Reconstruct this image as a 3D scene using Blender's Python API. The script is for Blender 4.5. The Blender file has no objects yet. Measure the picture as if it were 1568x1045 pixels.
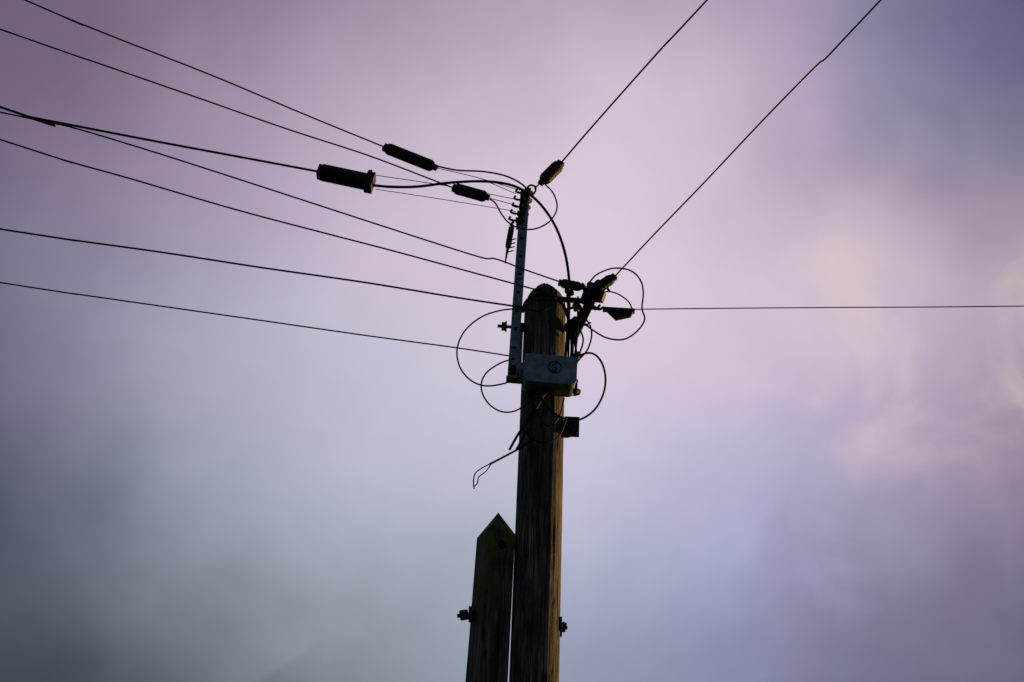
import bpy, bmesh, math, random
from mathutils import Vector, Matrix, noise
random.seed(4)
sc = bpy.context.scene
# ------------------------------------------------------------------ camera
TH = math.radians(34.0); RO = math.radians(2.2)
CAM = Vector((0, 0, 1.6)); LENS = 70.0; F = 1568*LENS/36.0
fwd = Vector((0, math.cos(TH), math.sin(TH)))
up0 = Vector((0, -math.sin(TH), math.cos(TH))); rt0 = Vector((1, 0, 0))
rt = rt0*math.cos(RO)+up0*math.sin(RO)
up = up0*math.cos(RO)-rt0*math.sin(RO)
cd = bpy.data.cameras.new("camera"); cam = bpy.data.objects.new("camera", cd)
sc.collection.objects.link(cam); sc.camera = cam
cd.lens = LENS; cd.sensor_width = 36; cd.clip_start = .1; cd.clip_end = 5000
M = Matrix((rt, up, -fwd)).transposed().to_4x4(); M.translation = CAM
cam.matrix_world = M
DP = 8.8      # horizontal distance of the pole from the viewer (m)

# sight-line surveying: measured bearing -> true 3-D position on a world plane
def ray(x, y): return (fwd*F+rt*(x-784)+up*(522.5-y)).normalized()
def onY(x, y, Y=DP):
    d = ray(x, y); return CAM+d*((Y-CAM.y)/d.y)
def onZ(x, y, z):
    d = ray(x, y); return CAM+d*((z-CAM.z)/d.z)
def onP(x, y, p, n):
    d = ray(x, y); return CAM+d*((p-CAM).dot(n)/d.dot(n))
def S(x, y, o=0.0): return onY(x, y, DP+o)
def mpp(p): return (p-CAM).dot(fwd)/F

# ------------------------------------------------------------------ materials
def newmat(name):
    m = bpy.data.materials.new(name); m.use_nodes = True
    nt = m.node_tree; b = nt.nodes["Principled BSDF"]; return m, nt, b
def N(nt, t, **k):
    n = nt.nodes.new(t)
    for a, v in k.items(): setattr(n, a, v)
    return n
def lin(c):
    return tuple(((v/255)/12.92 if v/255 <= .04045 else ((v/255+.055)/1.055)**2.4) for v in c)

def mat_wood(name, c_dark, c_mid, c_light, moss=0.0, moss_z=(0, 1)):
    m, nt, b = newmat(name); L = nt.links.new
    tc = N(nt, "ShaderNodeTexCoord")
    mp = N(nt, "ShaderNodeMapping"); mp.inputs["Scale"].default_value = (70, 70, 3.2)
    L(tc.outputs["Object"], mp.inputs[0])
    n1 = N(nt, "ShaderNodeTexNoise"); n1.inputs["Scale"].default_value = 1; n1.inputs["Detail"].default_value = 7; n1.inputs["Roughness"].default_value = .7
    L(mp.outputs[0], n1.inputs["Vector"])
    cr = N(nt, "ShaderNodeValToRGB"); e = cr.color_ramp.elements
    e[0].position = .36; e[0].color = (*c_dark, 1); e[1].position = .66; e[1].color = (*c_light, 1)
    e2 = e.new(.5); e2.color = (*c_mid, 1)
    L(n1.outputs[0], cr.inputs[0])
    # checks / splits
    mp2 = N(nt, "ShaderNodeMapping"); mp2.inputs["Scale"].default_value = (24, 24, .9)
    L(tc.outputs["Object"], mp2.inputs[0])
    n2 = N(nt, "ShaderNodeTexNoise"); n2.inputs["Scale"].default_value = 1; n2.inputs["Detail"].default_value = 3
    L(mp2.outputs[0], n2.inputs["Vector"])
    a = N(nt, "ShaderNodeMath", operation='SUBTRACT'); a.inputs[1].default_value = .5; L(n2.outputs[0], a.inputs[0])
    ab = N(nt, "ShaderNodeMath", operation='ABSOLUTE'); L(a.outputs[0], ab.inputs[0])
    mr = N(nt, "ShaderNodeMapRange"); mr.inputs[1].default_value = .0; mr.inputs[2].default_value = .02; mr.inputs[3].default_value = .05; mr.inputs[4].default_value = 1
    L(ab.outputs[0], mr.inputs[0])
    mul = N(nt, "ShaderNodeMix", data_type='RGBA', blend_type='MULTIPLY'); mul.inputs[0].default_value = 1
    L(cr.outputs[0], mul.inputs[6]); L(mr.outputs[0], mul.inputs[7])
    # weather blotches
    n3 = N(nt, "ShaderNodeTexNoise"); n3.inputs["Scale"].default_value = 7; n3.inputs["Detail"].default_value = 6; n3.inputs["Roughness"].default_value = .65
    mp3 = N(nt, "ShaderNodeMapping"); mp3.inputs["Scale"].default_value = (1.8, 1.8, .55); L(tc.outputs["Object"], mp3.inputs[0]); L(mp3.outputs[0], n3.inputs["Vector"])
    m3 = N(nt, "ShaderNodeMapRange"); m3.inputs[1].default_value = .38; m3.inputs[2].default_value = .62; m3.inputs[3].default_value = .35; m3.inputs[4].default_value = 1.5
    L(n3.outputs[0], m3.inputs[0])
    mu2 = N(nt, "ShaderNodeMix", data_type='RGBA', blend_type='MULTIPLY'); mu2.inputs[0].default_value = 1
    L(mul.outputs[2], mu2.inputs[6]); L(m3.outputs[0], mu2.inputs[7])
    out = mu2.outputs[2]
    if moss > 0:
        sx = N(nt, "ShaderNodeSeparateXYZ"); L(tc.outputs["Object"], sx.inputs[0])
        mz = N(nt, "ShaderNodeMapRange"); mz.inputs[1].default_value = moss_z[0]; mz.inputs[2].default_value = moss_z[1]; L(sx.outputs[2], mz.inputs[0])
        n4 = N(nt, "ShaderNodeTexNoise"); n4.inputs["Scale"].default_value = 14; n4.inputs["Detail"].default_value = 6; L(tc.outputs["Object"], n4.inputs["Vector"])
        m4 = N(nt, "ShaderNodeMapRange"); m4.inputs[1].default_value = .38; m4.inputs[2].default_value = .6; L(n4.outputs[0], m4.inputs[0])
        mm = N(nt, "ShaderNodeMath", operation='MULTIPLY'); L(mz.outputs[0], mm.inputs[0]); L(m4.outputs[0], mm.inputs[1])
        m5 = N(nt, "ShaderNodeMath", operation='MULTIPLY'); m5.inputs[1].default_value = moss; L(mm.outputs[0], m5.inputs[0])
        mx = N(nt, "ShaderNodeMix", data_type='RGBA'); L(m5.outputs[0], mx.inputs[0]); L(out, mx.inputs[6]); mx.inputs[7].default_value = (.075, .14, .012, 1)
        out = mx.outputs[2]
    L(out, b.inputs["Base Color"])
    b.inputs["Roughness"].default_value = .8; b.inputs["Specular IOR Level"].default_value = .3
    bp = N(nt, "ShaderNodeBump"); bp.inputs["Strength"].default_value = .85; bp.inputs["Distance"].default_value = .007
    ad = N(nt, "ShaderNodeMath", operation='ADD'); L(n1.outputs[0], ad.inputs[0]); L(mr.outputs[0], ad.inputs[1]); L(ad.outputs[0], bp.inputs["Height"])
    L(bp.outputs[0], b.inputs["Normal"])
    return m
WOOD = mat_wood("creosoted_wood", (.018, .018, .020), (.066, .058, .053), (.22, .175, .135), .15, (5.0, 8.0))
WOOD2 = mat_wood("weathered_post_wood", (.020, .021, .019), (.056, .054, .046), (.13, .115, .09), .85, (5.7, 6.4))

def mat_simple(name, col, rough, metal=0, var=.3, scale=30, spec=.4):
    m, nt, b = newmat(name); L = nt.links.new
    tc = N(nt, "ShaderNodeTexCoord"); n = N(nt, "ShaderNodeTexNoise"); n.inputs["Scale"].default_value = scale; n.inputs["Detail"].default_value = 5
    L(tc.outputs["Object"], n.inputs["Vector"])
    cr = N(nt, "ShaderNodeValToRGB"); e = cr.color_ramp.elements
    e[0].position = .3; e[1].position = .7
    e[0].color = (*[c*(1-var) for c in col], 1); e[1].color = (*[c*(1+var) for c in col], 1)
    L(n.outputs[0], cr.inputs[0]); L(cr.outputs[0], b.inputs["Base Color"])
    b.inputs["Roughness"].default_value = rough; b.inputs["Metallic"].default_value = metal
    b.inputs["Specular IOR Level"].default_value = spec
    bp = N(nt, "ShaderNodeBump"); bp.inputs["Strength"].default_value = .25; bp.inputs["Distance"].default_value = .002
    L(n.outputs[0], bp.inputs["Height"]); L(bp.outputs[0], b.inputs["Normal"])
    return m
RUB = mat_simple("black_cable_sheath", (.006, .006, .007), .65, 0, .3, 40, .2)
PLA = mat_simple("black_clamp_plastic", (.007, .007, .008), .6, 0, .3, 60, .25)
GAL = mat_simple("galvanised_steel", (.12, .195, .225), .55, .3, .5, 26, .45)
DST = mat_simple("dark_weathered_steel", (.020, .020, .023), .6, .4, .4, 40)
GRS = mat_simple("grass_field", (.05, .075, .025), .95, 0, .5, .6, .1)

# ------------------------------------------------------------------ geometry builder
class Geo:
    def __init__(s): s.v = []; s.f = []; s.m = []; s.s = []
    def add(s, v, f, mi=0, sm=True):
        o = len(s.v); s.v += [Vector(a) for a in v]; s.f += [[i+o for i in q] for q in f]
        s.m += [mi]*len(f); s.s += [sm]*len(f)
    def tube(s, pts, r, seg=10, mi=0, smooth=True, radii=None):
        pts = [Vector(p) for p in pts]; n = len(pts)
        t = [(pts[min(i+1, n-1)]-pts[max(i-1, 0)]).normalized() for i in range(n)]
        a = t[0].cross(Vector((0, 0, 1)))
        if a.length < 1e-3: a = t[0].cross(Vector((1, 0, 0)))
        a.normalize(); v = []
        for i in range(n):
            a = (a-t[i]*a.dot(t[i])).normalized(); b = t[i].cross(a)
            rr = radii[i] if radii else r
            for k in range(seg):
                g = 2*math.pi*k/seg; v.append(pts[i]+(a*math.cos(g)+b*math.sin(g))*rr)
        f = [[i*seg+k, i*seg+(k+1) % seg, (i+1)*seg+(k+1) % seg, (i+1)*seg+k] for i in range(n-1) for k in range(seg)]
        s.add(v, f, mi, smooth)
        s.add(v[:seg], [list(range(seg))[::-1]], mi, False); s.add(v[-seg:], [list(range(seg))], mi, False)
    def lathe(s, p0, p1, prof, seg=20, mi=0, smooth=False):
        p0 = Vector(p0); p1 = Vector(p1)
        s.tube([p0.lerp(p1, t) for t, _ in prof], 0, seg, mi, smooth, [r for _, r in prof])
    def bar(s, p0, p1, w, t, wd=(1, 0, 0), mi=0, w2=None):
        p0 = Vector(p0); p1 = Vector(p1); d = (p1-p0).normalized(); wd = Vector(wd)
        wd = (wd-d*wd.dot(d)).normalized(); td = d.cross(wd); w2 = w if w2 is None else w2
        v = []
        for p, ww in ((p0, w), (p1, w2)):
            for a, b in ((-1, -1), (1, -1), (1, 1), (-1, 1)): v.append(p+wd*a*ww/2+td*b*t/2)
        s.add(v, [[3, 2, 1, 0], [4, 5, 6, 7], [0, 1, 5, 4], [1, 2, 6, 5], [2, 3, 7, 6], [3, 0, 4, 7]], mi, False)
    def build(s, name, mats, parent=None, bevel=0):
        me = bpy.data.meshes.new(name); me.from_pydata([tuple(a) for a in s.v], [], s.f)
        for m in mats: me.materials.append(m)
        for p, mi, sm in zip(me.polygons, s.m, s.s): p.material_index = mi; p.use_smooth = sm
        me.update(); bm = bmesh.new(); bm.from_mesh(me); bmesh.ops.recalc_face_normals(bm, faces=bm.faces); bm.to_mesh(me); bm.free()
        o = bpy.data.objects.new(name, me); sc.collection.objects.link(o)
        if parent: o.parent = parent
        if bevel:
            b = o.modifiers.new("bevel", 'BEVEL'); b.width = bevel; b.segments = 2; b.limit_method = 'ANGLE'; b.angle_limit = math.radians(50)
        return o
def empty(name):
    o = bpy.data.objects.new(name, None); sc.collection.objects.link(o); o.empty_display_size = .2; return o

def smooth(pts, n=8):
    pts = [Vector(p) for p in pts]; P = [pts[0]*2-pts[1]]+pts+[pts[-1]*2-pts[-2]]; out = []
    for i in range(1, len(P)-2):
        a, b, c, d = P[i-1:i+3]
        for k in range(n):
            t = k/n
            out.append(.5*((2*b)+(c-a)*t+(2*a-5*b+4*c-d)*t*t+(3*b-a-3*c+d)*t**3))
    out.append(pts[-1]); return out

def cable(name, px, r, n=8):
    g = Geo(); g.tube(smooth([S(*p) for p in px], n), r, 10); return g.build(name, [RUB])

def span(px, r, o=0.0, dz=-.05, ext=28, name="overhead_cable", n=6):
    """cable hanging in one vertical plane, from the pole outwards"""
    p0 = S(px[0][0], px[0][1], o); pe = onZ(px[-1][0], px[-1][1], p0.z+dz)
    nn = (pe-p0).cross(Vector((0, 0, 1))).normalized()
    P = [onP(x, y, p0, nn) for x, y in px]
    d = (P[-1]-P[-2]).normalized()
    L = P[-1].copy()
    for k in range(1, 9):
        d2 = Vector((d.x, d.y, d.z*.9+.004*k)); L = L+d2*(ext/8); P.append(L.copy())
    g = Geo(); g.tube(smooth(P, n), r, 10); return g.build(name, [RUB])

# ------------------------------------------------------------------ utility pole
pole = empty("utility_pole")
A0 = onY(834.5, 480); A1 = onY(817.8, 1045)
r0 = 31.5*mpp(A0); r1 = 38.5*mpp(A1)
def pole_at(z):
    t = (z-A1.z)/(A0.z-A1.z); return A1+(A0-A1)*t, r1+(r0-r1)*t
zt = onY(830, 449).z
NS, NR = 160, 260
v = []; base_z = -.3
for k in range(NR+1):
    for i in range(NS):
        ph = 2*math.pi*i/NS
        rel = math.cos(ph)
        q_ = rel+.12; qa = math.sqrt(q_*q_+.05)-.14
        roof = zt-.004-(.060 if q_ > 0 else .085)*qa
        z = base_z+(roof-base_z)*k/NR
        c, r = pole_at(z)
        q = Vector((math.cos(ph)*2.2, math.sin(ph)*2.2, z*.35))
        rr = r*(1+.022*noise.noise(q)+.012*noise.noise(Vector((q.x*6, q.y*6, z*.5))))
        cr_ = noise.noise(Vector((math.cos(ph)*9, math.sin(ph)*9, z*.45+7)))
        if abs(cr_) < .05: rr -= .005*(1-abs(cr_)/.05)
        if k > NR-1: rr *= .975
        v.append(Vector((c.x+rr*math.cos(ph), c.y+rr*math.sin(ph), z)))
g = Geo()
f = [[k*NS+i, k*NS+(i+1) % NS, (k+1)*NS+(i+1) % NS, (k+1)*NS+i] for k in range(NR) for i in range(NS)]
g.add(v, f, 0, True)
top = v[-NS:]
g.add(top, [[i, i+1, (NS-i-1) % NS, (NS-i) % NS] if i > 0 else [0, 1, NS-1] for i in range(NS//2-1)]+[[NS//2-1, NS//2, NS//2+1]], 0, False)
g.build("shaft", [WOOD], pole)
# through-bolt seen on the right near the bottom
g = Geo()
g.bar(S(857, 960, 0), S(860.5, 960, 0), .075, .075, (0, 0, 1))
g.lathe(S(860, 960), S(867, 961.5), [(0, .026), (.6, .026), (1, .022)], 6)
g.tube([S(862, 960.3), S(869, 962)], .009, 10)
g.build("through_bolt", [DST], pole, .0015)

# ------------------------------------------------------------------ strutting post
post = empty("wooden_support_post")
B1 = onY(744.8, 1045, DP-.02); B0 = onY(759.5, 822, DP-.02)
ang = math.radians(27)
w1 = 69*mpp(B1)/(math.cos(ang)+math.sin(ang)); w0 = 62*mpp(B0)/(math.cos(ang)+math.sin(ang))
g = Geo(); rows = 90; v = []; per = 12
zb = -.3
def post_at(z):
    t = (z-B1.z)/(B0.z-B1.z); return B1+(B0-B1)*t, w1+(w0-w1)*t
for k in range(rows+1):
    z = zb+(B0.z-zb)*k/rows; c, w = post_at(z)
    for sd in range(4):
        for j in range(per):
            t = -1+2*j/per
            p = [(t, -1), (1, t), (-t, 1), (-1, -t)][sd]
            ch = .95 if j == 0 else 1.0
            x, y = p[0]*w/2*ch, p[1]*w/2*ch
            q = Vector((x*9, y*9, z*.6))
            s_ = 1+.03*noise.noise(q)+.012*noise.noise(q*5)
            x *= s_; y *= s_
            v.append(Vector((c.x+x*math.cos(ang)-y*math.sin(ang), c.y+x*math.sin(ang)+y*math.cos(ang), z)))
R = 4*per
f = [[k*R+i, k*R+(i+1) % R, (k+1)*R+(i+1) % R, (k+1)*R+i] for k in range(rows) for i in range(R)]
apex = onY(763, 785, DP-.02)
v.append(apex)
f += [[rows*R+i, rows*R+(i+1) % R, len(v)-1] for i in range(R)]
g.add(v, f, 0, False)
po = g.build("timber", [WOOD2], post)
# augered hole near the top
gc = Geo(); hc = S(770, 833, -.10); nrm = Vector((math.sin(ang), -math.cos(ang), 0))
gc.lathe(hc+nrm*.08, hc-nrm*.06, [(0, .024), (1, .024)], 16)
cut = gc.build("cut", [WOOD2]); 
bo = po.modifiers.new("hole", 'BOOLEAN'); bo.operation = 'DIFFERENCE'; bo.object = cut; bo.solver = 'EXACT'
bpy.context.view_layer.update()
dg = bpy.context.evaluated_depsgraph_get()
nm = bpy.data.meshes.new_from_object(po.evaluated_get(dg)); po.modifiers.clear(); po.data = nm
bpy.data.objects.remove(cut)
g = Geo()
g.bar(S(717.5, 941, -.03), S(722, 941, -.03), .06, .06, (0, 0, 1))
g.lathe(S(704, 943, -.03), S(717, 941, -.03), [(0, .020), (.08, .026), (.9, .026), (1, .024)], 6)
g.tube([S(700, 943.5, -.03), S(722, 941, -.03)], .010, 10)
g.build("through_bolt", [DST], post, .0015)

# ------------------------------------------------------------------ raised steel riser
ris = empty("galvanised_riser_bracket")
T0 = S(784.5, 580, -.07); T1 = S(804, 296, -.07)
def riser_tube(p0, p1, w, t, wall=.004):
    g = Geo(); d = (p1-p0).normalized(); wx = Vector((1, 0, 0)); wx = (wx-d*wx.dot(d)).normalized(); ty = d.cross(wx)
    v = []
    for p in (p0, p1):
        for k in (0, wall):
            for a, b in ((-1, -1), (1, -1), (1, 1), (-1, 1)): v.append(p+wx*a*(w/2-k)+ty*b*(t/2-k))
    f = []
    for i in range(4):
        j = (i+1) % 4
        f += [[i, j, 8+j, 8+i], [4+j, 4+i, 12+i, 12+j], [j, i, 4+i, 4+j], [8+i, 8+j, 12+j, 12+i]]
    g.add(v, f, 0, False); return g, d, wx, ty
g, d, wx, ty = riser_tube(T0, T1, .052, .042)
ro = g.build("upright", [GAL], ris)
cg = Geo(); Lr = (T1-T0).length
fy = ty if ty.y < 0 else -ty
k = .06
while k < Lr-.15:
    c = T0+d*k; cg.lathe(c+fy*.06, c+fy*.005, [(0, .0105), (1, .0105)], 14); k += .12
cut = cg.build("cut", [GAL])
bo = ro.modifiers.new("holes", 'BOOLEAN'); bo.operation = 'DIFFERENCE'; bo.object = cut; bo.solver = 'EXACT'
bpy.context.view_layer.update(); dg = bpy.context.evaluated_depsgraph_get()
nm = bpy.data.meshes.new_from_object(ro.evaluated_get(dg)); ro.modifiers.clear(); ro.data = nm
bpy.data.objects.remove(cut)
# second flange, thin light strip in the lower part
g = Geo()
g.bar(S(795.5, 556, -.05), S(797.5, 508, -.05), .024, .006)
g.bar(S(775, 581, -.09), S(801, 583, -.09), .008, .06, (0, 0, 1))
g.bar(S(790, 570, -.07), S(806, 570, -.05), .085, .05, (0, 0, 1))
g.build("flange", [GAL], ris, .001)
g = Geo()
for (x0, y0, x1, y1) in ((762, 499.5, 812, 503), (778, 566, 812, 567)):
    g.tube([S(x0, y0, -.07), S(x1, y1, -.05)], .009, 10)
g.lathe(S(768, 500, -.07), S(774, 500.3, -.07), [(0, .024), (1, .024)], 6)
g.lathe(S(796, 501.5, -.07), S(803, 502, -.06), [(0, .026), (1, .026)], 6)
g.bar(S(774, 500.3, -.07), S(776, 500.4, -.07), .04, .05, (0, 0, 1))
g.lathe(S(784, 565, -.10), S(785, 565, -.12), [(0, .022), (1, .022)], 6)
g.build("fixing_bolts", [DST], ris, .001)
# head: stacked hooks and eye bolts
g = Geo()
g.bar(S(808.5, 292, -.07), S(795, 348, -.07), .035, .055)
for i in range(5):
    x = 803-2.6*i; y = 296+10.5*i
    g.tube(smooth([S(x+8, y, -.07), S(x-4, y, -.11), S(x-10, y-1, -.11), S(x-13, y-3, -.11), S(x-11, y-6, -.11)], 4), .0065, 8)
    g.lathe(S(x+6, y+1, -.07), S(x+13, y+1, -.05), [(0, .018), (.7, .018), (1, .012)], 6)
    g.lathe(S(x-3, y-1, -.10), S(x+3, y, -.10), [(0, .016), (1, .016)], 8)
g.tube(smooth([S(808, 300, -.07), S(818, 296, -.08), S(820, 287, -.08), S(812, 284, -.08), S(806, 290, -.08)], 5), .006, 8)
g.build("hook_stack", [DST], ris, .001)
g = Geo()
g.bar(S(783, 350, -.10), S(778, 378, -.10), .03, .03); g.bar(S(780, 366, -.11), S(773.5, 403, -.11), .022, .014, w2=.006)
g.tube([S(786, 350, -.1), S(782, 345, -.1), S(786, 340, -.09)], .008, 8)
for i in range(4):
    g.tube([S(782-1.2*i, 368+6*i, -.10), S(790-1.2*i, 366+6*i, -.09)], .004, 6)
g.build("clamp_lever", [DST], ris, .002)

# ------------------------------------------------------------------ stamped cover plate
cov = empty("pole_cable_cover")
def rrect(w, h, rt_, rb, n=7):
    o = []
    for cx, cz, r, a0 in ((w/2-rb, -h/2+rb, rb, -90), (w/2-rt_, h/2-rt_, rt_, 0), (-w/2+rt_, h/2-rt_, rt_, 90), (-w/2+rb, -h/2+rb, rb, 180)):
        for k in range(n+1):
            a = math.radians(a0+90*k/n); o.append((cx+r*math.cos(a), cz+r*math.sin(a)))
    return o
cc = S(843.5, 565, -.215)
tilt = math.radians(1.2)
yaw = math.radians(3)
def cvp(x, y, z):
    p = Vector((x, y, z)); p = Matrix.Rotation(tilt, 3, 'Y') @ p; return cc+Matrix.Rotation(yaw, 3, 'Z') @ p
o = rrect(.272, .172, .010, .035); n = len(o)
v = [cvp(x, 0, z) for x, z in o]+[cvp(x, .125, z) for x, z in o]
vi = [cvp(x*.96, .125, z*.95) for x, z in o]+[cvp(x*.96, .006, z*.95) for x, z in o]
g = Geo()
V = v+vi
f = [list(range(n))]+[[i, (i+1) % n, n+(i+1) % n, n+i] for i in range(n)]
f += [[n+i, n+(i+1) % n, 2*n+(i+1) % n, 2*n+i] for i in range(n)]+[[2*n+i, 2*n+(i+1) % n, 3*n+(i+1) % n, 3*n+i] for i in range(n)]+[[3*n+i for i in range(n)]]
g.add(V, f, 0, False)
g.build("plate", [GAL], cov, .004)
g = Geo()
def ring(cx, cz, r, tr, a0=0, a1=360, m=32):
    g.tube([cvp(cx+r*math.cos(math.radians(a0+(a1-a0)*k/m)), -.002, cz+r*math.sin(math.radians(a0+(a1-a0)*k/m))) for k in range(m+1)], tr, 6, 1)
ring(.02, .012, .034, .0026)
ring(.02, .023, .011, .0026, 20, 270, 14); ring(.02, .001, .011, .0026, -160, 90, 14)
g.build("embossed_stamp", [GAL, DST], cov)
g = Geo()
g.lathe(S(880, 599, -.17), S(886, 601, -.15), [(0, .018), (1, .018)], 6)
g.lathe(S(878, 547, -.10), S(887, 543, -.09), [(0, .018), (1, .018)], 6)
g.bar(S(807, 590, -.13), S(884, 594, -.13), .03, .12, (0, 0, 1))
g.tube([pole_at(S(850,570).z+.0)[0]+Vector((math.cos(a)*.122, math.sin(a)*.122, 0)) for a in [2*math.pi*k/48 for k in range(49)]], .010, 6)
g.build("mounting_strap", [DST], cov, .002)

# ------------------------------------------------------------------ angle plate low right
g = Geo()
g.bar(S(863, 656, -.03), S(887, 657, -.03), .10, .006, (0, 0, 1))
g.bar(S(864, 643, -.03), S(887, 644, -.03), .012, .05, (0, 0, 1))
g.bar(S(856, 657, -.06), S(868, 657, -.03), .10, .010, (0, 0, 1))
for a, b in ((878, 650), (882, 664), (870, 662)):
    g.lathe(S(a, b, -.04), S(a, b, -.06), [(0, .010), (1, .009)], 6)
g.build("steel_angle_plate", [DST], None, .0015)

# ------------------------------------------------------------------ right-hand fixing bracket and hooks
g = Geo()
g.bar(S(876, 520, -.06), S(912, 446, -.14), .05, .03)
g.bar(S(868, 505, -.06), S(884, 492, -.06), .04, .06)
g.bar(S(893, 452, -.12), S(925, 456, -.16), .055, .03, (0, 0, 1))
g.bar(S(852, 458, -.08), S(900, 462, -.10), .022, .022, (0, 0, 1))
for (x, y, dx, dy) in ((900, 445, -8, -10), (906, 438, 10, -8), (918, 452, 10, -12), (904, 468, 14, 6), (892, 478, -12, -4), (886, 492, 12, 6), (872, 447, -4, -10), (896, 462, 16, 12), (884, 470, -14, 3)):
    g.tube(smooth([S(x, y, -.12), S(x+dx*.6, y+dy*.6, -.17), S(x+dx, y+dy, -.18), S(x+dx*1.2+3, y+dy*.5, -.16)], 4), .0075, 8)
    g.lathe(S(x-3, y-2, -.10), S(x+4, y+3, -.14), [(0, .020), (.5, .022), (1, .014)], 6)
g.build("cable_hook_bracket", [DST], None, .001)

# ------------------------------------------------------------------ strain clamps
def clamp(p0, p1, r, ribs=9, nose=.12, box=False, o=-.06):
    a = S(*p0, o); b = S(*p1, o); g = Geo()
    prof = [(0, r*.3), (nose*.4, r*.42), (nose*.6, r*.9), (nose, r*.98)]
    t0, t1 = nose, 1-nose
    for i in range(ribs):
        s0 = t0+(t1-t0)*i/ribs; s1 = t0+(t1-t0)*(i+.6)/ribs; s2 = t0+(t1-t0)*(i+.7)/ribs; s3 = t0+(t1-t0)*(i+.92)/ribs
        prof += [(s0+.001, r), (s1, r), (s2, r*.955), (s3, r*.955)]
    prof += [(1-nose, r*.95), (1-nose*.6, r*.75), (1-nose*.3, r*.4), (1, r*.25)]
    g.lathe(a, b, prof, 22)
    d = (b-a)
    if box:
        g.bar(a+d*.86, a+d*1.0, r*1.95, r*1.6, (0, 0, 1))
        g.lathe(a+d*.9+Vector((0, -.02, r)), a+d*.97+Vector((0, -.02, r*1.15)), [(0, r*.35), (1, r*.35)], 6)
        g.bar(a, a+d*.06, r*1.3, r*1.3, (0, 0, 1))
    else:
        g.bar(a+d*.9, a+d*1.03, r*.9, r*.6, (0, 0, 1))
        g.bar(a-d*.02, a+d*.09, r*1.2, r*.8, (0, 0, 1))
    return g.build("cable_strain_clamp", [PLA], None, .001)
def body(p0, p1, o, r, **k): return clamp(p0, p1, r, o=o, **k)
body((487, 263), (572, 281), -.45, .047, ribs=26, nose=.08, box=True)
body((589, 226), (667, 257), -.40, .033, ribs=22, nose=.09)
body((694, 288), (748, 303), -.25, .032, ribs=12)
body((859, 250), (828, 281), -.12, .036, ribs=7, nose=.2)
body((856, 433), (894, 441), -.14, .026, ribs=4, nose=.2)
body((941, 424), (900, 452), -.18, .030, ribs=5, nose=.2)
# wedge clamp of the right-hand horizontal drop wire
g = Geo()
g.bar(S(923, 474, -.12), S(972, 477, -.12), .018, .03, (0, 0, 1))
P = [S(924, 472, -.12), S(972, 476, -.12), S(966, 485, -.12), S(943, 490, -.12)]
g.add([p+Vector((0, -.012, 0)) for p in P]+[p+Vector((0, .012, 0)) for p in P], [[0, 1, 2, 3], [7, 6, 5, 4], [0, 4, 5, 1], [1, 5, 6, 2], [2, 6, 7, 3], [3, 7, 4, 0]], 0, False)
g.build("cable_strain_clamp", [PLA], None, .002)

# ------------------------------------------------------------------ overhead spans
W = .0043
span([(590, 226), (470, 177), (330, 118), (200, 67), (100, 27), (40, 1)], W, -.40)
span([(694, 288), (650, 271), (560, 237), (440, 198), (300, 149), (150, 97), (0, 45)], W, -.25)
span([(487, 263), (380, 243), (240, 217), (100, 190), (40, 178), (0, 164)], .0066, -.45)
span([(858, 432), (800, 412), (772, 401), (755, 396), (735, 394), (640, 364), (480, 312), (320, 260), (200, 222), (90, 190), (0, 172)], W, -.14)
span([(832, 447), (740, 422), (600, 384), (500, 358), (360, 321), (200, 274), (100, 246), (0, 214)], .0045, -.12)
span([(800, 471), (700, 456), (560, 433), (400, 410), (250, 387), (120, 369), (0, 351)], .0052, -.12)
span([(785, 546), (700, 533), (560, 514), (400, 491), (260, 471), (120, 451), (0, 433)], W*.9, -.12)
span([(858, 251), (900, 202), (960, 134), (1020, 67), (1083, 0)], W*1.15, -.12)
span([(942, 423), (1000, 361), (1080, 278), (1160, 193), (1220, 131), (1253, 98), (1266, 88), (1310, 41), (1349, 0)], W*.95, -.18)
span([(968, 474), (1100, 472.5), (1300, 471), (1568, 469)], W*.72, -.12)

# ------------------------------------------------------------------ tails, jumpers and slack loops
cable("service_cable", [(570, 284, -.45), (600, 286.5, -.42), (640, 286, -.38), (690, 280, -.30), (740, 278, -.22), (780, 283, -.15), (808, 296, -.11), (830, 316, -.10), (850, 346, -.10), (863, 380, -.10), (870, 415, -.10), (872, 450, -.10), (870, 500, -.10), (866, 545, -.12)], .0078)
cable("service_cable", [(666, 254, -.40), (700, 261, -.34), (740, 263, -.26), (775, 270, -.18), (800, 283, -.11), (812, 297, -.08)], .0050)
cable("stay_strand", [(666, 257, -.40), (730, 272, -.25), (796, 292, -.11)], .0022)
cable("stay_strand", [(571, 268, -.45), (690, 286, -.28), (792, 306, -.11)], .0022)
cable("stay_strand", [(575, 290, -.45), (680, 306, -.28), (790, 324, -.11)], .0020)
cable("stay_strand", [(747, 303, -.25), (795, 316, -.11)], .0024)
cable("stay_strand", [(748, 279, -.22), (790, 297, -.11)], .0022)
cable("stay_strand", [(831, 278, -.12), (818, 289, -.09)], .004)
cable("jumper_cable", [(746, 303, -.25), (758, 311, -.2), (768, 328, -.15), (780, 342, -.12), (800, 351, -.12), (822, 350, -.12), (843, 338, -.12), (853, 318, -.12), (847, 296, -.12), (832, 280, -.12)], .0044)
cable("jumper_cable", [(903, 432, -.16), (915, 420, -.16), (940, 411, -.14), (966, 415, -.12), (981, 430, -.10), (985, 450, -.10), (983, 472, -.11), (987, 490, -.12), (975, 508, -.12), (955, 520, -.12), (930, 518, -.12), (908, 506, -.10), (890, 492, -.09)], .0046)
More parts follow.
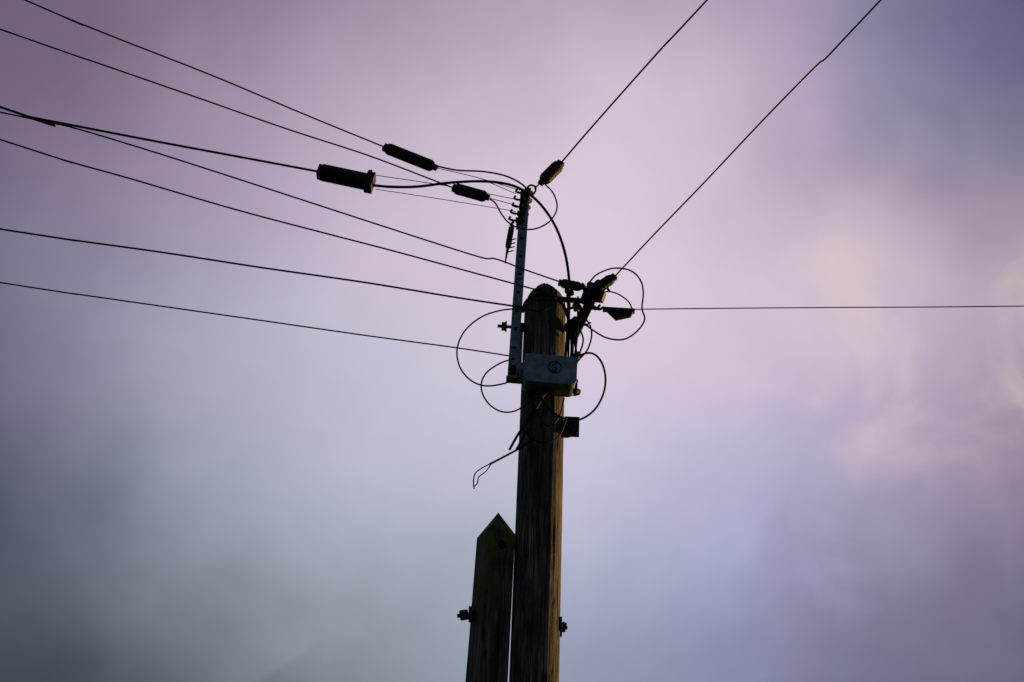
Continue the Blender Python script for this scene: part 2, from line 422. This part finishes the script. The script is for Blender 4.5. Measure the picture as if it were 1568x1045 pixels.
cable("jumper_cable", [(970, 478, -.12), (962, 462, -.12), (945, 450, -.12), (928, 447, -.13), (915, 455, -.13)], .0040)
cable("slack_cable_loop", [(852, 455, -.17), (830, 476, -.16), (800, 473, -.15), (765, 476, -.14), (735, 487, -.13), (711, 508, -.12), (700, 535, -.12), (704, 562, -.12), (720, 582, -.12), (742, 591, -.12), (770, 588, -.13), (800, 577, -.15)], .0044)
cable("slack_cable_loop", [(788, 549, -.12), (765, 557, -.12), (745, 571, -.12), (737, 588, -.12), (740, 606, -.12), (752, 622, -.13), (770, 631, -.14), (790, 629, -.15), (815, 614, -.17), (838, 602, -.16)], .0043)
cable("slack_cable_loop", [(872, 560, -.13), (885, 546, -.13), (905, 541, -.13), (920, 553, -.12), (927, 577, -.12), (924, 603, -.12), (911, 627, -.12), (890, 642, -.12), (868, 642, -.14), (845, 630, -.16), (825, 605, -.16)], .0056)
cable("slack_cable_loop", [(800, 478, -.11), (806, 462, -.11), (822, 452, -.13), (845, 454, -.14), (862, 468, -.13), (872, 495, -.12), (876, 530, -.12), (874, 560, -.12)], .0095)
cable("slack_cable_loop", [(876, 470, -.11), (898, 490, -.11), (906, 510, -.11), (900, 535, -.11), (884, 555, -.11), (874, 580, -.12)], .0048)
cable("slack_cable_loop", [(886, 500, -.10), (893, 520, -.10), (888, 540, -.10), (880, 560, -.10)], .0048)
cable("slack_cable_loop", [(808, 598, -.15), (822, 630, -.16), (838, 652, -.16), (855, 640, -.16), (864, 610, -.14)], .0042)
cable("slack_cable_loop", [(838, 600, -.15), (815, 630, -.16), (802, 655, -.15), (815, 672, -.16), (835, 678, -.16), (856, 668, -.14), (868, 640, -.12)], .0042)
for i, (a, b, c, e) in enumerate(((868, 440, 870, 560), (873, 440, 866, 600), (885, 455, 880, 550), (879, 500, 884, 545))):
    cable("down_lead", [(a, b, -.11), ((a+c)/2+2*(-1)**i, (b+e)/2, -.12), (c, e, -.12)], .0058)
cable("cut_cable_tail", [(830, 610, -.16), (812, 640, -.15), (795, 663, -.15), (780, 689, -.15)], .0068)
cable("cut_cable_tail", [(812, 655, -.15), (800, 672, -.15), (790, 690, -.15)], .0055)
g = Geo()
g.tube(smooth([S(x, y, o) for x, y, o in ((820, 668, -.15), (800, 684, -.15), (775, 698, -.15), (750, 711, -.15))]), .0056, 8)
g.tube(smooth([S(x, y, -.15) for x, y in ((752, 710), (738, 717), (728, 725), (725, 737), (726, 749))]), .0032, 8)
g.tube(smooth([S(x, y, -.15) for x, y in ((752, 711), (744, 722), (733, 731), (731, 740), (725, 746))]), .0030, 8)
g.build("cut_cable_tail", [RUB])

# ------------------------------------------------------------------ ground
g = Geo(); n = 40; L_ = 1500
v = [(-L_+2*L_*i/n, -L_+2*L_*j/n, 0) for j in range(n+1) for i in range(n+1)]
g.add(v, [[j*(n+1)+i, j*(n+1)+i+1, (j+1)*(n+1)+i+1, (j+1)*(n+1)+i] for j in range(n) for i in range(n)], 0, True)
g.build("ground", [GRS])

# ------------------------------------------------------------------ sky
wd = bpy.data.worlds.new("World"); sc.world = wd; wd.use_nodes = True
try:
    wd.cycles.sampling_method = 'MANUAL'; wd.cycles.sample_map_resolution = 256
except Exception: pass
nt = wd.node_tree; nt.nodes.clear(); L = nt.links.new
SUN = Vector((1.0, .62, .16)).normalized()
el = math.asin(SUN.z); azs = math.atan2(SUN.x, SUN.y)
sky = N(nt, "ShaderNodeTexSky", sky_type='NISHITA'); sky.sun_disc = False; sky.sun_elevation = el; sky.sun_rotation = azs
bg1 = N(nt, "ShaderNodeBackground"); bg1.inputs[1].default_value = .05; L(sky.outputs[0], bg1.inputs[0])
tc = N(nt, "ShaderNodeTexCoord")
def Mth(op, a, b=None, c=None, clamp=False):
    n = N(nt, "ShaderNodeMath", operation=op); n.use_clamp = clamp
    for i, x in enumerate((a, b, c)):
        if x is None: continue
        if isinstance(x, (int, float)): n.inputs[i].default_value = x
        else: L(x, n.inputs[i])
    return n.outputs[0]
def VM(op, a, b=None, scale=None):
    n = N(nt, "ShaderNodeVectorMath", operation=op)
    for i, x in enumerate((a, b)):
        if x is None: continue
        if isinstance(x, (tuple, Vector)): n.inputs[i].default_value = tuple(x)
        else: L(x, n.inputs[i])
    if scale is not None:
        if isinstance(scale, (int, float)): n.inputs["Scale"].default_value = scale
        else: L(scale, n.inputs["Scale"])
    return n.outputs["Value"] if op == 'DOT_PRODUCT' else n.outputs[0]
def MR(v, a, b, c=0, d=1, smooth_=True):
    n = N(nt, "ShaderNodeMapRange"); n.interpolation_type = 'SMOOTHSTEP' if smooth_ else 'LINEAR'
    for i, x in enumerate((a, b, c, d)): n.inputs[i+1].default_value = x
    L(v, n.inputs[0]); return n.outputs[0]
dirv = tc.outputs["Generated"]
nz = N(nt, "ShaderNodeTexNoise"); nz.inputs["Scale"].default_value = 10; nz.inputs["Detail"].default_value = 4; nz.inputs["Roughness"].default_value = .5; L(dirv, nz.inputs["Vector"])
wv = VM('SCALE', VM('SUBTRACT', nz.outputs["Color"], (.5, .5, .5)), None, .08)
dw = VM('NORMALIZE', VM('ADD', dirv, wv))
du = VM('DOT_PRODUCT', dw, rt); dv = VM('DOT_PRODUCT', dw, up); dc = VM('DOT_PRODUCT', dw, fwd)
U = Mth('ARCSINE', du); V_ = Mth('ARCTAN2', dv, dc)
Un = Mth('MULTIPLY_ADD', U, 1/.56, .5, True)   # +-0.28 rad -> 0..1
rows_ = [
 (0, [(0, (106, 92, 115)), (250, (126, 108, 133)), (500, (147, 128, 153)), (784, (170, 151, 175)), (1000, (170, 153, 177)), (1250, (140, 130, 160)), (1568, (90, 88, 120))]),
 (174, [(0, (116, 103, 128)), (250, (147, 131, 154)), (500, (180, 163, 185)), (784, (208, 190, 209)), (1000, (212, 193, 210)), (1250, (174, 160, 187)), (1400, (128, 124, 158)), (1568, (106, 104, 140))]),
 (348, [(0, (123, 113, 139)), (250, (161, 148, 172)), (500, (193, 178, 200)), (784, (215, 199, 216)), (1000, (217, 199, 215)), (1200, (207, 188, 205)), (1340, (208, 188, 198)), (1450, (182, 164, 180)), (1568, (174, 157, 166))]),
 (522, [(0, (113, 111, 135)), (250, (157, 153, 175)), (500, (191, 184, 205)), (784, (212, 199, 218)), (1000, (213, 198, 218)), (1250, (205, 186, 206)), (1450, (190, 171, 190)), (1568, (172, 157, 173))]),
 (696, [(0, (95, 100, 116)), (250, (145, 151, 168)), (500, (180, 183, 202)), (784, (196, 193, 215)), (1000, (196, 190, 216)), (1250, (182, 174, 204)), (1568, (152, 140, 166))]),
 (870, [(0, (74, 80, 94)), (200, (108, 116, 130)), (500, (156, 164, 178)), (784, (172, 178, 197)), (1000, (170, 175, 203)), (1150, (164, 167, 202)), (1320, (150, 143, 171)), (1568, (132, 120, 145))]),
 (1044, [(0, (58, 63, 76)), (180, (70, 77, 90)), (400, (102, 110, 123)), (600, (129, 137, 151)), (784, (138, 146, 165)), (1000, (130, 138, 165)), (1250, (112, 116, 147)), (1568, (88, 85, 110))])]
sig = .6*math.atan(174/F)
acc = None; ws = None
for y, stops in rows_:
    v0 = math.atan((522.5-y)/F)
    cr = N(nt, "ShaderNodeValToRGB"); cr.color_ramp.interpolation = 'CARDINAL'; e = cr.color_ramp.elements
    for k, (x, c) in enumerate(stops):
        p = math.atan((x-784)/F)/.56+.5
        if k == 0: e[0].position = p; el_ = e[0]
        elif k == 1: e[1].position = p; el_ = e[1]
        else: el_ = e.new(p)
        el_.color = (*lin(c), 1)
    L(Un, cr.inputs[0])
    dd = Mth('SUBTRACT', V_, v0); w = Mth('EXPONENT', Mth('MULTIPLY', Mth('MULTIPLY', dd, dd), -1/(2*sig*sig)))
    if y in (0, 1044):   # top and bottom bands carry on outside the frame
        w = Mth('MAXIMUM', w, Mth('GREATER_THAN', Mth('MULTIPLY', dd, 1 if y == 0 else -1), 0))
    sc_ = VM('SCALE', cr.outputs[0], None, w)
    acc = sc_ if acc is None else VM('ADD', acc, sc_)
    ws = w if ws is None else Mth('ADD', ws, w)
col = VM('SCALE', acc, None, Mth('DIVIDE', 1.06, ws))
# broken cloud: finer billows
n2 = N(nt, "ShaderNodeTexNoise"); n2.inputs["Scale"].default_value = 15; n2.inputs["Detail"].default_value = 6; n2.inputs["Roughness"].default_value = .5; n2.inputs["Distortion"].default_value = .4; L(dirv, n2.inputs["Vector"])
nv = n2.outputs[0]
right = MR(Un, .60, .84); low = MR(V_, -.055, -.12); left = MR(Un, .42, .15)
def mixc(fac, a, colr):
    m = N(nt, "ShaderNodeMix", data_type='RGBA'); L(fac, m.inputs[0]); L(a, m.inputs[6]); m.inputs[7].default_value = (*lin(colr), 1); return m.outputs[2]
mid = MR(V_, -.10, -.02); hi = MR(V_, .085, .04)
wisp = Mth('MULTIPLY', Mth('MULTIPLY', MR(nv, .44, .72), right), Mth('MULTIPLY', Mth('MULTIPLY', mid, hi), .62))
col = mixc(wisp, col, (226, 204, 202))
shade = Mth('MULTIPLY', Mth('MULTIPLY', MR(nv, .42, .60), right), Mth('MULTIPLY', low, .5))
col = mixc(shade, col, (124, 110, 138))
mist = Mth('MULTIPLY', Mth('MULTIPLY', MR(nv, .42, .58), left), Mth('MULTIPLY', MR(V_, -.10, -.15), .6))
col = mixc(mist, col, (58, 64, 76))
br = Mth('MULTIPLY_ADD', Mth('SUBTRACT', nv, .5), MR(Un, .55, .9, .10, .26), 1.0)
col = VM('SCALE', col, None, br)
# away from the bright patch the deck fades to dusk grey
fm = MR(dc, .5, .93)
mx = N(nt, "ShaderNodeMix", data_type='RGBA'); L(fm, mx.inputs[0]); mx.inputs[6].default_value = (*lin((84, 89, 108)), 1); L(col, mx.inputs[7])
bg2 = N(nt, "ShaderNodeBackground"); bg2.inputs[1].default_value = 1.0; L(mx.outputs[2], bg2.inputs[0])
ms = N(nt, "ShaderNodeMixShader"); ms.inputs[0].default_value = .95; L(bg1.outputs[0], ms.inputs[1]); L(bg2.outputs[0], ms.inputs[2])
wo = N(nt, "ShaderNodeOutputWorld"); L(ms.outputs[0], wo.inputs[0])

sd = bpy.data.lights.new("sun", 'SUN'); so = bpy.data.objects.new("sun", sd); sc.collection.objects.link(so)
sd.energy = 4.8; sd.angle = math.radians(4); sd.color = (1, .55, .18)
so.rotation_euler = SUN.to_track_quat('Z', 'Y').to_euler(); so.location = (20, 10, 12)
sc.view_settings.view_transform = 'Standard'; sc.view_settings.look = 'None'; sc.view_settings.exposure = 0
